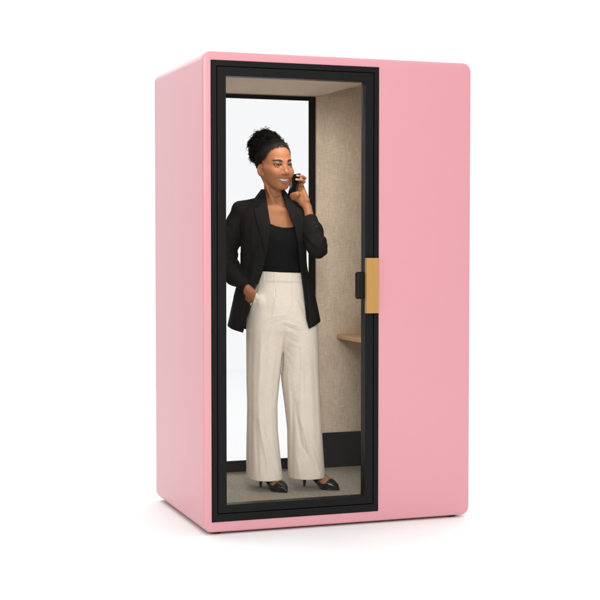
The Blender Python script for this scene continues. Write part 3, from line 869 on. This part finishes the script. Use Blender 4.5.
T_STROKES = [(275.8, 299, 269, 345, .0060, .0015), (269, 345, 265.5, 400, .0055, .0024), (265.5, 400, 268, 477, .0050, .0028), (301, 345, 304.5, 400, .0055, .0024), (304.5, 400, 309.5, 477, .0050, .0028), (279, 345, 273, 400, .009, -.0030), (253, 330, 250, 400, .009, -.0026), (288, 372, 291, 430, .008, .0030),(258, 282.2, 305, 283.2, .0022, -.0030), (275.6, 289, 275.6, 298, .0022, -.0035), (293.0, 284, 293.2, 305, .0020, -.0030), (293.2, 305, 288.6, 312.5, .0020, -.0026), (258.4, 287, 251.0, 307, .0022, -.0035),
    # waistband seam, loops, darts, fly
    (258, 281.0, 305, 282.0, .0012, -.0014), 
    (275.6, 289, 275.6, 297, .0018, -.0020), (275.9, 297, 277, 322, .012, .0022),
    (293.2, 283, 293.4, 306, .0013, -.0014), (293.4, 306, 291, 312, .0013, -.0013), (291, 312, 288.6, 312.5, .0013, -.0012), (289.4, 283, 289.6, 309, .0011, -.0009),
    (258, 288, 250.8, 307, .0016, -.0022), (259.6, 289, 252.3, 308, .006, .0022),
    # pulls across the hips and from the crotch
    (285, 325, 296, 329.5, .0055, -.0055), (296, 329.5, 306, 331, .0050, -.0030), (285.5, 321.5, 300, 326, .007, .0040), (284, 319, 272, 324, .0060, -.0030), (286, 314, 270, 317, .007, .0026),
    (284.8, 325, 282.0, 374, .0038, -.0080), (300, 301, 306, 316, .0060, -.0040), (296, 300, 302, 318, .008, .0035),
    (286, 336, 298, 342, .0065, -.0024), (288, 341.5, 303, 347, .0075, .0020), (285, 348, 294, 356, .0060, -.0020), (286, 330, 299, 335, .007, .0022), (284.5, 355, 292, 364, .005, -.003), (285, 360, 294, 368, .005, -.0018),
    # long falls of cloth down the legs
    (262, 335, 259, 400, .010, .0040), (259, 400, 262, 440, .010, .0035), (262, 425, 276, 470, .0085, -.0055), (259, 415, 270, 474, .0085, .0055), (270, 430, 279, 468, .008, .0045), (252, 380, 251, 474, .008, -.0035), (256, 420, 259, 476, .008, -.0030),
    (303, 345, 300, 420, .011, .0045), (295, 400, 303, 455, .0095, -.0060), (300, 440, 318, 470, .0095, -.0050), (300, 415, 313, 460, .009, .0055), (293, 390, 292, 474, .008, -.0040), (296, 452, 300, 476, .008, .0040), (313, 350, 317, 440, .010, -.0032), (310, 440, 320, 474, .008, .0040),
]
def trousers(P):
    d = smin(legA(P), legB(P), .006)
    z = P[..., 2]; x = P[..., 0]
    d = smin(d, hipL(P), .030)
    front = np.clip((.02-P[..., 1])/.03, 0, 1)
    pa, pb = vec(xx(259.2, 287), 0, zz(287)), vec(xx(251.2, 306), 0, zz(306)); pn = vec(-(pb-pa)[2], 0, (pb-pa)[0]); pn /= np.linalg.norm(pn)
    d = smin(d, smax(g_handr(P)-.0015, -((P-pa)@pn), .006), .034)
    d = d-stroke_field(P, T_STROKES)*front
    d = d-(1-front)*(.003*np.sin(x*60+z*9)*np.clip((1.0-z)/.3, 0, 1))
    d = d-.0022*np.clip((z-np.interp(x, [xx(258, 281), xx(305, 282)], [zz(281.6), zz(282.6)]))/.0015, 0, 1)
    for lu in (275.0, 291.6, 264):
        d = d-.0018*front*np.clip((.0034-np.abs(x-xx(lu, 277)))/.0012, 0, 1)*np.clip((z-zz(282.5))/.0015, 0, 1)
    waist = np.interp(x, [xx(258, 272), xx(266, 272), xx(283, 273), xx(302, 273.6)], [zz(271.6), zz(271.8), zz(272.8), zz(273.4)])
    d = smax(d, z-waist, .003)
    hem = np.where(x < xx(285, 478), zz(478.3), zz(477.6))+.004*(P[..., 1])
    hollow = np.minimum(legA(P), legB(P))+.014
    d = smax(d, -np.maximum(hollow, z-zz(466)), .002)
    return np.maximum(d, hem-z)
sdf_obj('trousers', trousers, axis((-.245, .20, .0021)), axis((-.17, .165, .0028)), axis((.04, .10, .0024), (.10, .70, .0045), (.70, 1.085, .0021)), M['trouser'], person, None, relax=1)

# ---- jacket
def jrow(v, L_, R_, d, y): return (zz(v), .5*(xx(L_, v)+xx(R_, v)), y, .5*(xx(R_, v)-xx(L_, v)), d)
JR = [jrow(203, 256, 292, .078, .026), jrow(208, 247, 300, .092, .022), jrow(216, 241, 305, .114, .012), jrow(228, 239.5, 306.5, .131, .004), jrow(242, 239.8, 306.8, .137, .0),
      jrow(258, 240.4, 306.6, .126, .002), jrow(268, 240.4, 307.4, .122, .004), jrow(280, 238, 310.2, .128, .006), jrow(295, 234, 315.2, .146, .008), jrow(310, 230.4, 318.6, .164, .010), jrow(336, 225.2, 323.4, .185, .012)]
jac = Loft(JR, rad(6), 2.15)
XL = [(180, 263.6), (188, 264.3), (194, 266), (210, 268.5), (224, 271), (231, 270.7), (245, 269), (257, 267), (273, 263), (283.5, 259.5), (288, 252.5), (292, 246.5), (299, 246), (303.5, 251), (306, 252.5), (318, 248), (330, 244.8), (340, 243)]
XR = [(180, 280.6), (188, 281.4), (194, 282.4), (205, 285.5), (215, 289.5), (225.5, 294), (241, 297.4), (257, 299.3), (269, 300.2), (292, 303.4), (318, 306), (328, 308.5), (340, 311)]
LAPL = [(196, 257), (206, 255.6), (210, 254.4), (216, 255.6), (223, 257.2), (234, 261.2), (245, 263.6), (252, 265.0), (258, 266.6), (262, 275)]     # outer edge of her right lapel
LAPR = [(196, 291), (206, 299.5), (210, 303.5), (216, 304.5), (226, 305.2), (238, 304.6), (248, 303.2), (258, 301.6), (264, 298), (266, 290)]
J_STROKES = [(243, 222, 240, 252, .007, -.0040), (247, 224, 244, 262, .008, .0035), (251, 255, 246, 285, .008, -.0035), (256, 262, 249, 292, .009, .0040), (262, 268, 256, 286, .006, -.0025),
             (232, 300, 229, 326, .008, -.0035), (238, 305, 236, 330, .008, .0040), (247, 303, 241, 331, .006, -.0030), (305, 262, 307, 300, .006, -.0030), (309, 280, 315, 322, .008, .0040), (306.5, 290, 310, 324, .006, -.0030),
             (302, 232, 303, 262, .006, .0020), (253, 230, 252, 252, .010, .0025)]
cuffR_n = (Q(249.5, 291, -.120)-Q(233, 276.5, -.040)); cuffR_n /= np.linalg.norm(cuffR_n)
CUFR = Q(247.4, 288.4, -.112); CUFL = Q(309.8, 218.0, -.040); cuffL_n = WR_L-EL_L; cuffL_n /= np.linalg.norm(cuffL_n)
def sleeve_r(P):
    d = chain(P, [Q(241.0, 212, .02), Q(231.0, 236, .036), Q(225.0, 257, .040), Q(234.4, 276.0, -.040), CUFR+cuffR_n*.01], [.0460, .0540, .0550, .0435, .0300], .03)
    z = P[..., 2]; x = P[..., 0]; y = P[..., 1]
    w = np.exp(-((z-zz(259))/.055)**2)
    d = d+.0030*w*np.sin((z*1.0-x*.7)*140+y*20)+.0016*np.exp(-((z-zz(230))/.06)**2)*np.sin((z*.6+x)*150+y*30)+.0018*np.sin(z*60+x*40-y*30)
    d = smax(d, (P-CUFR)@cuffR_n, .002)
    return np.maximum(d, -np.maximum(d+.005, -((P-CUFR)@cuffR_n)-.05))
def sleeve_l(P):
    d = chain(P, [SH_L+vec(.0, 0, .006), Q(311, 232, -.045), EL_L+vec(.004, 0, 0), Q(313.8, 233, -.085), CUFL+cuffL_n*.008], [.0500, .0490, .0455, .0400, .0300], .024)
    z = P[..., 2]; x = P[..., 0]; y = P[..., 1]
    w = np.exp(-((z-zz(246))/.06)**2)
    d = d+.0026*w*np.sin((z+x*.9)*120-y*25)+.0016*np.exp(-((z-zz(238))/.05)**2)*np.sin((z*.5-x)*190+y*30)+.0016*np.sin(z*70-x*50+y*30)
    d = smax(d, (P-CUFL)@cuffL_n, .002)
    return np.maximum(d, -np.maximum(d+.005, -((P-CUFL)@cuffL_n)-.05))
def jacket_outer(P):
    d = jac(P)
    s = smin(cone(P, Q(262.5, 207.5, .042), Q(240.5, 210.5, .02), .0510, .0440), cone(P, Q(283.5, 208.5, .046), SH_L, .0510, .0460), .01)
    d = smin(d, s, .03)
    return d
NCK = Loft([(zz(216), xx(273.5, 216), .030, .100, .090), (zz(205), xx(273.2, 205), .032, .0930, .080), (zz(197), xx(272.8, 197), .036, .0815, .0680), (zz(192.5), xx(272.6, 192), .038, .0630, .0600), (zz(188), xx(272.6, 188), .040, .0475, .0530), (zz(180), xx(272.6, 180), .042, .0465, .051)])
def in_front(P):
    z = P[..., 2]; x = P[..., 0]; y = P[..., 1]
    yc = np.interp(z, [zz(330), zz(215), zz(200), zz(188)], [.03, .02, .055, .070])
    return x, y, z, yc
def lapel_mask(P):
    x, y, z, yc = in_front(P)
    xl, xr = pin(z, XL), pin(z, XR)
    a = np.minimum(x-pin(z, LAPL), xl+.004-x); b = np.minimum(pin(z, LAPR)-x, x-(xr-.004))
    # notch between collar and lapel
    nz1 = np.abs((z-zz(207.2))-(x-xx(259, 207))*.35)-.0020; nt1 = np.where(x < xx(259.6, 207), nz1, 9)
    nz2 = np.abs((z-zz(207.2))+(x-xx(296, 207))*.35)-.0020; nt2 = np.where(x > xx(295.5, 207), nz2, 9)
    a = np.minimum(a, nt1); b = np.minimum(b, nt2)
    m = np.maximum(a, b)
    m = np.where((y < yc) & (z > zz(266)) & (z < zz(192)), m, -1)
    return m
def jacket(P):
    x, y, z, yc = in_front(P)
    out = jacket_outer(P)
    front = np.clip((.03-y)/.03, 0, 1)
    out = out-1.5*stroke_field(P, J_STROKES)*front-(1-front)*.002*np.sin(x*40)
    lm = lapel_mask(P); raise_ = np.clip(lm/.0014+.5, 0, 1)*.0078
    col = np.abs(NCK(P)-.001)-.0032
    col = np.maximum.reduce([col, z-(zz(189.5)-.10*np.maximum(.02-y, 0)), zz(216)-z])
    base = np.maximum(out, -(out+.0055))
    base = np.maximum(base, -np.maximum(NCK(P), zz(214)-z))         # neck hole
    lap = np.maximum(out-raise_, -(out+.002)); lap = np.where(lm > -.004, lap, .05)
    d = smin(np.minimum(base, lap), col, .006)
    d = np.minimum(d, np.minimum(.05, 9)) if False else d
    xl, xr = pin(z, XL), pin(z, XR)
    op = np.maximum.reduce([xl-x, x-xr, y-yc])
    d = smax(d, -op, .003)
    hem = np.interp(x, [xx(u, v) for u, v in ((224, 325), (233, 329), (245, 332), (270, 331), (300, 329), (308.5, 328.3), (314, 326), (323, 321))],
                    [zz(v) for u, v in ((224, 325), (233, 329), (245, 332), (270, 331), (300, 329), (308.5, 328.3), (314, 326), (323, 321))])
    d = smax(d, hem-z, .002)
    sl = np.minimum(sleeve_r(P), sleeve_l(P))
    # keep the sleeve only outside the coat's own inside
    sl = np.maximum(sl, -(out+.004))
    d = smin(d, sl, .008)
    # chest pocket-height flap lines
    return d
sdf_obj('blazer', jacket, axis((-.375, .235, .0023)), axis((-.22, .19, .0024)), axis((.755, 1.50, .0023)), M['jacket'], person, None, relax=4)

# cuff and front buttons
def button(c, n, r=.0055, parent=person):
    n = n/np.linalg.norm(n); u = np.cross(n, (.1, .2, 1)); u /= np.linalg.norm(u); w = np.cross(n, u)
    vs, fs = [], []; prof_ = ((1.0, -.002), (1.0, .0012), (.85, .0020), (.6, .0012), (0.02, .0010)); ns = 20
    for rr, h in prof_:
        for j in range(ns):
            a = 2*math.pi*j/ns; vs.append(c+(u*math.cos(a)+w*math.sin(a))*r*rr+n*h)
    for i in range(len(prof_)-1):
        for j in range(ns): fs.append((i*ns+j, i*ns+(j+1) % ns, (i+1)*ns+(j+1) % ns, (i+1)*ns+j))
    mesh_obj('button', vs, fs, M['button'], parent, True)
def on_surface(f, p, dirn):
    p = p.copy()
    for _ in range(60):
        d = f(p[None])[0]
        if abs(d) < 2e-4: break
        p = p+dirn*d*.7
    return p
for u, v in ((315.0, 223), (316.6, 227), (318.2, 231)):
    p = on_surface(jacket, Q(u, v, -.20), vec(0, 1, 0))
    e = 1e-3; g = vec(*[(jacket((p+e*np.eye(3)[i])[None])[0]-jacket((p-e*np.eye(3)[i])[None])[0]) for i in range(3)])
    button(p, g, .0045)
# ---- shoes
def shoe(P, k):
    o, f = FEET[k]; s = (P[..., 0]-o[0])*f[0]+(P[..., 1]-o[1])*f[1]; lat = -(P[..., 0]-o[0])*f[1]+(P[..., 1]-o[1])*f[0]; z = P[..., 2]
    d = foot(P, k, .0042, True)
    cut = np.interp(s, [-.02, .0, .03, .055, .09, .115, .140, .156, .168, .2], [.150, .146, .122, .092, .058, .038, .030, .033, .060, .12])
    up = np.maximum(d, z-cut)
    sole_z = np.interp(s, [0, .03, .07, .11, .135, .21], [.075, .071, .048, .018, .001, .001])
    up = np.maximum(up, sole_z-z)
    wd = np.interp(s, [-.005, .0, .015, .05, .09, .14, .165, .19, .210, .214], [.004, .014, .022, .021, .025, .035, .032, .018, .006, .002])
    sole = np.maximum.reduce([np.abs(lat)-wd, np.abs(z-sole_z-.003)-.0032, -s, s-.213])
    d2 = smin(up, sole, .004)
    heel = cone(P, FT(k, .018, .074), FT(k, .016, .0055), .0150, .0052)
    heel = np.maximum(heel, .0-z)
    return smin(d2, heel, .006)
for k in (0, 1):
    o, f = FEET[k]; t = o+f*.212
    lo = np.minimum(o, t)-.05; hi = np.maximum(o, t)+.05
    sdf_obj('shoe', lambda P, k=k: shoe(P, k), axis((lo[0], hi[0], .0017)), axis((lo[1], hi[1], .0017)), axis((-.008, .16, .0017)), M['shoe'], person, None, relax=1)

# ------------------------------------------------------------------ the phone (held, so a thing of its own)
def phone():
    hw, hl, th = .0350, .0600, .0042
    Rm = Matrix([[aA[i], aL[i], aU[i], 0] for i in range(3)]+[[0, 0, 0, 1]])
    bm = bmesh.new()
    pts = rrect(-hw, hw, -hl, hl, .009, 6)
    prof_ = ((-th, .0012), (-th+.0012, 0), (th-.0012, 0), (th, .0012))
    rings = []
    for y, ins in prof_:
        rings.append([bm.verts.new((p[0]*(1-ins/hw), y, p[1]*(1-ins/hl))) for p in pts])
    for a, b in zip(rings, rings[1:]):
        for k in range(len(a)): bm.faces.new((a[k], a[(k+1) % len(a)], b[(k+1) % len(a)], b[k]))
    bm.faces.new(rings[0][::-1]); bm.faces.new(rings[-1])
    o = bm_obj('mobile_phone', bm, M['phone'])
    root = Matrix.Translation(ROOT) @ Matrix.Rotation(YAW, 4, 'Z')
    o.matrix_world = root @ (Matrix.Translation(Vector(PC-aU*.0045)) @ Rm)
    tag(o, "black mobile phone held to the woman's ear", 'phone')
    bm = bmesh.new(); pts = rrect(-hw+.003, hw-.003, -hl+.003, hl-.003, .007, 6)
    a = [bm.verts.new((p[0], -th-.0006, p[1])) for p in pts]; b = [bm.verts.new((p[0], -th+.001, p[1])) for p in pts]
    for k in range(len(a)): bm.faces.new((a[k], a[(k+1) % len(a)], b[(k+1) % len(a)], b[k]))
    bm.faces.new(a); bm.faces.new(b); bm_obj('screen', bm, M['screen'], o)
    bm = bmesh.new(); 
    pts0 = rrect(-hw-.0005, hw+.0005, -hl-.0005, hl+.0005, .0095, 6)
    a = [bm.verts.new((p[0], -.0016, p[1])) for p in pts0]; b = [bm.verts.new((p[0], .0016, p[1])) for p in pts0]
    for k in range(len(a)): bm.faces.new((a[k], a[(k+1) % len(a)], b[(k+1) % len(a)], b[k]))
    bm_obj('rim', bm, M['phonerim'], o)
    bm = bmesh.new(); add_box(bm, (.004, th-.0005, .026), (.026, th+.0014, .050), .003, 3); bm_obj('camera_bump', bm, M['phone'], o)
phone()

# ------------------------------------------------------------------ studio: white floor, white surround, soft boxes
bm = bmesh.new()
f = bm.faces.new([bm.verts.new(p) for p in ((-6.5, -7.5, 0), (8.5, -7.5, 0), (8.5, 8.0, 0), (-6.5, 8.0, 0))])
fl = bm_obj('floor', bm, M['floor']); tag(fl, kind='structure')
# white studio surround: bright behind the booth, dimmer on the camera's side
w = bpy.data.worlds.new('World'); SC.world = w; w.use_nodes = True
nt = w.node_tree; bg = nt.nodes['Background']
tc = N(nt, 'ShaderNodeTexCoord'); dp = N(nt, 'ShaderNodeVectorMath', operation='DOT_PRODUCT'); dp.inputs[1].default_value = (.331, .944, 0)
nt.links.new(tc.outputs['Generated'], dp.inputs[0])
mr = N(nt, 'ShaderNodeMapRange', interpolation_type='SMOOTHSTEP'); mr.inputs[1].default_value = -.15; mr.inputs[2].default_value = .65
mr.inputs[3].default_value = .15; mr.inputs[4].default_value = 1.17
nt.links.new(dp.outputs['Value'], mr.inputs[0]); nt.links.new(mr.outputs[0], bg.inputs['Strength'])
bg.inputs['Color'].default_value = (1, 1, 1, 1)

def softbox(name, loc, target, size, power, col=(1, 1, 1)):
    L = bpy.data.lights.new(name, 'AREA'); L.shape = 'RECTANGLE'; L.size = size[0]; L.size_y = size[1]; L.energy = power; L.color = col
    o = link(bpy.data.objects.new(name, L)); o.location = loc
    o.rotation_euler = (Vector(target)-Vector(loc)).to_track_quat('-Z', 'Y').to_euler()
    return o
softbox('overhead_softbox', (1.2, 1.8, 5.2), (1.2, 1.8001, 0), (22, 22), 1600)
softbox('key_softbox', (-1.0, -5.6, 3.0), (.5, .3, 1.1), (1.5, 1.5), 195, (1, .97, .93))
softbox('interior_fill', (.57, .088, 2.1085), (.62, .30, 0), (.32, .04), 4.8, (1, .93, .84))  # fill added under the ceiling to brighten the booth interior

# ------------------------------------------------------------------ camera
cam = bpy.data.cameras.new('camera'); co = link(bpy.data.objects.new('camera', cam))
co.location = (-1.65218, -6.04377, 1.34155); co.rotation_euler = (rad(90-2.3667), 0, rad(-19.3254))
cam.sensor_width = 36; cam.lens = 36*1374.945/600; cam.clip_end = 500; cam.clip_start = .05
SC.camera = co
SC.view_settings.view_transform = 'Standard'; SC.view_settings.look = 'None'
SC.view_settings.exposure = 0; SC.view_settings.gamma = 1
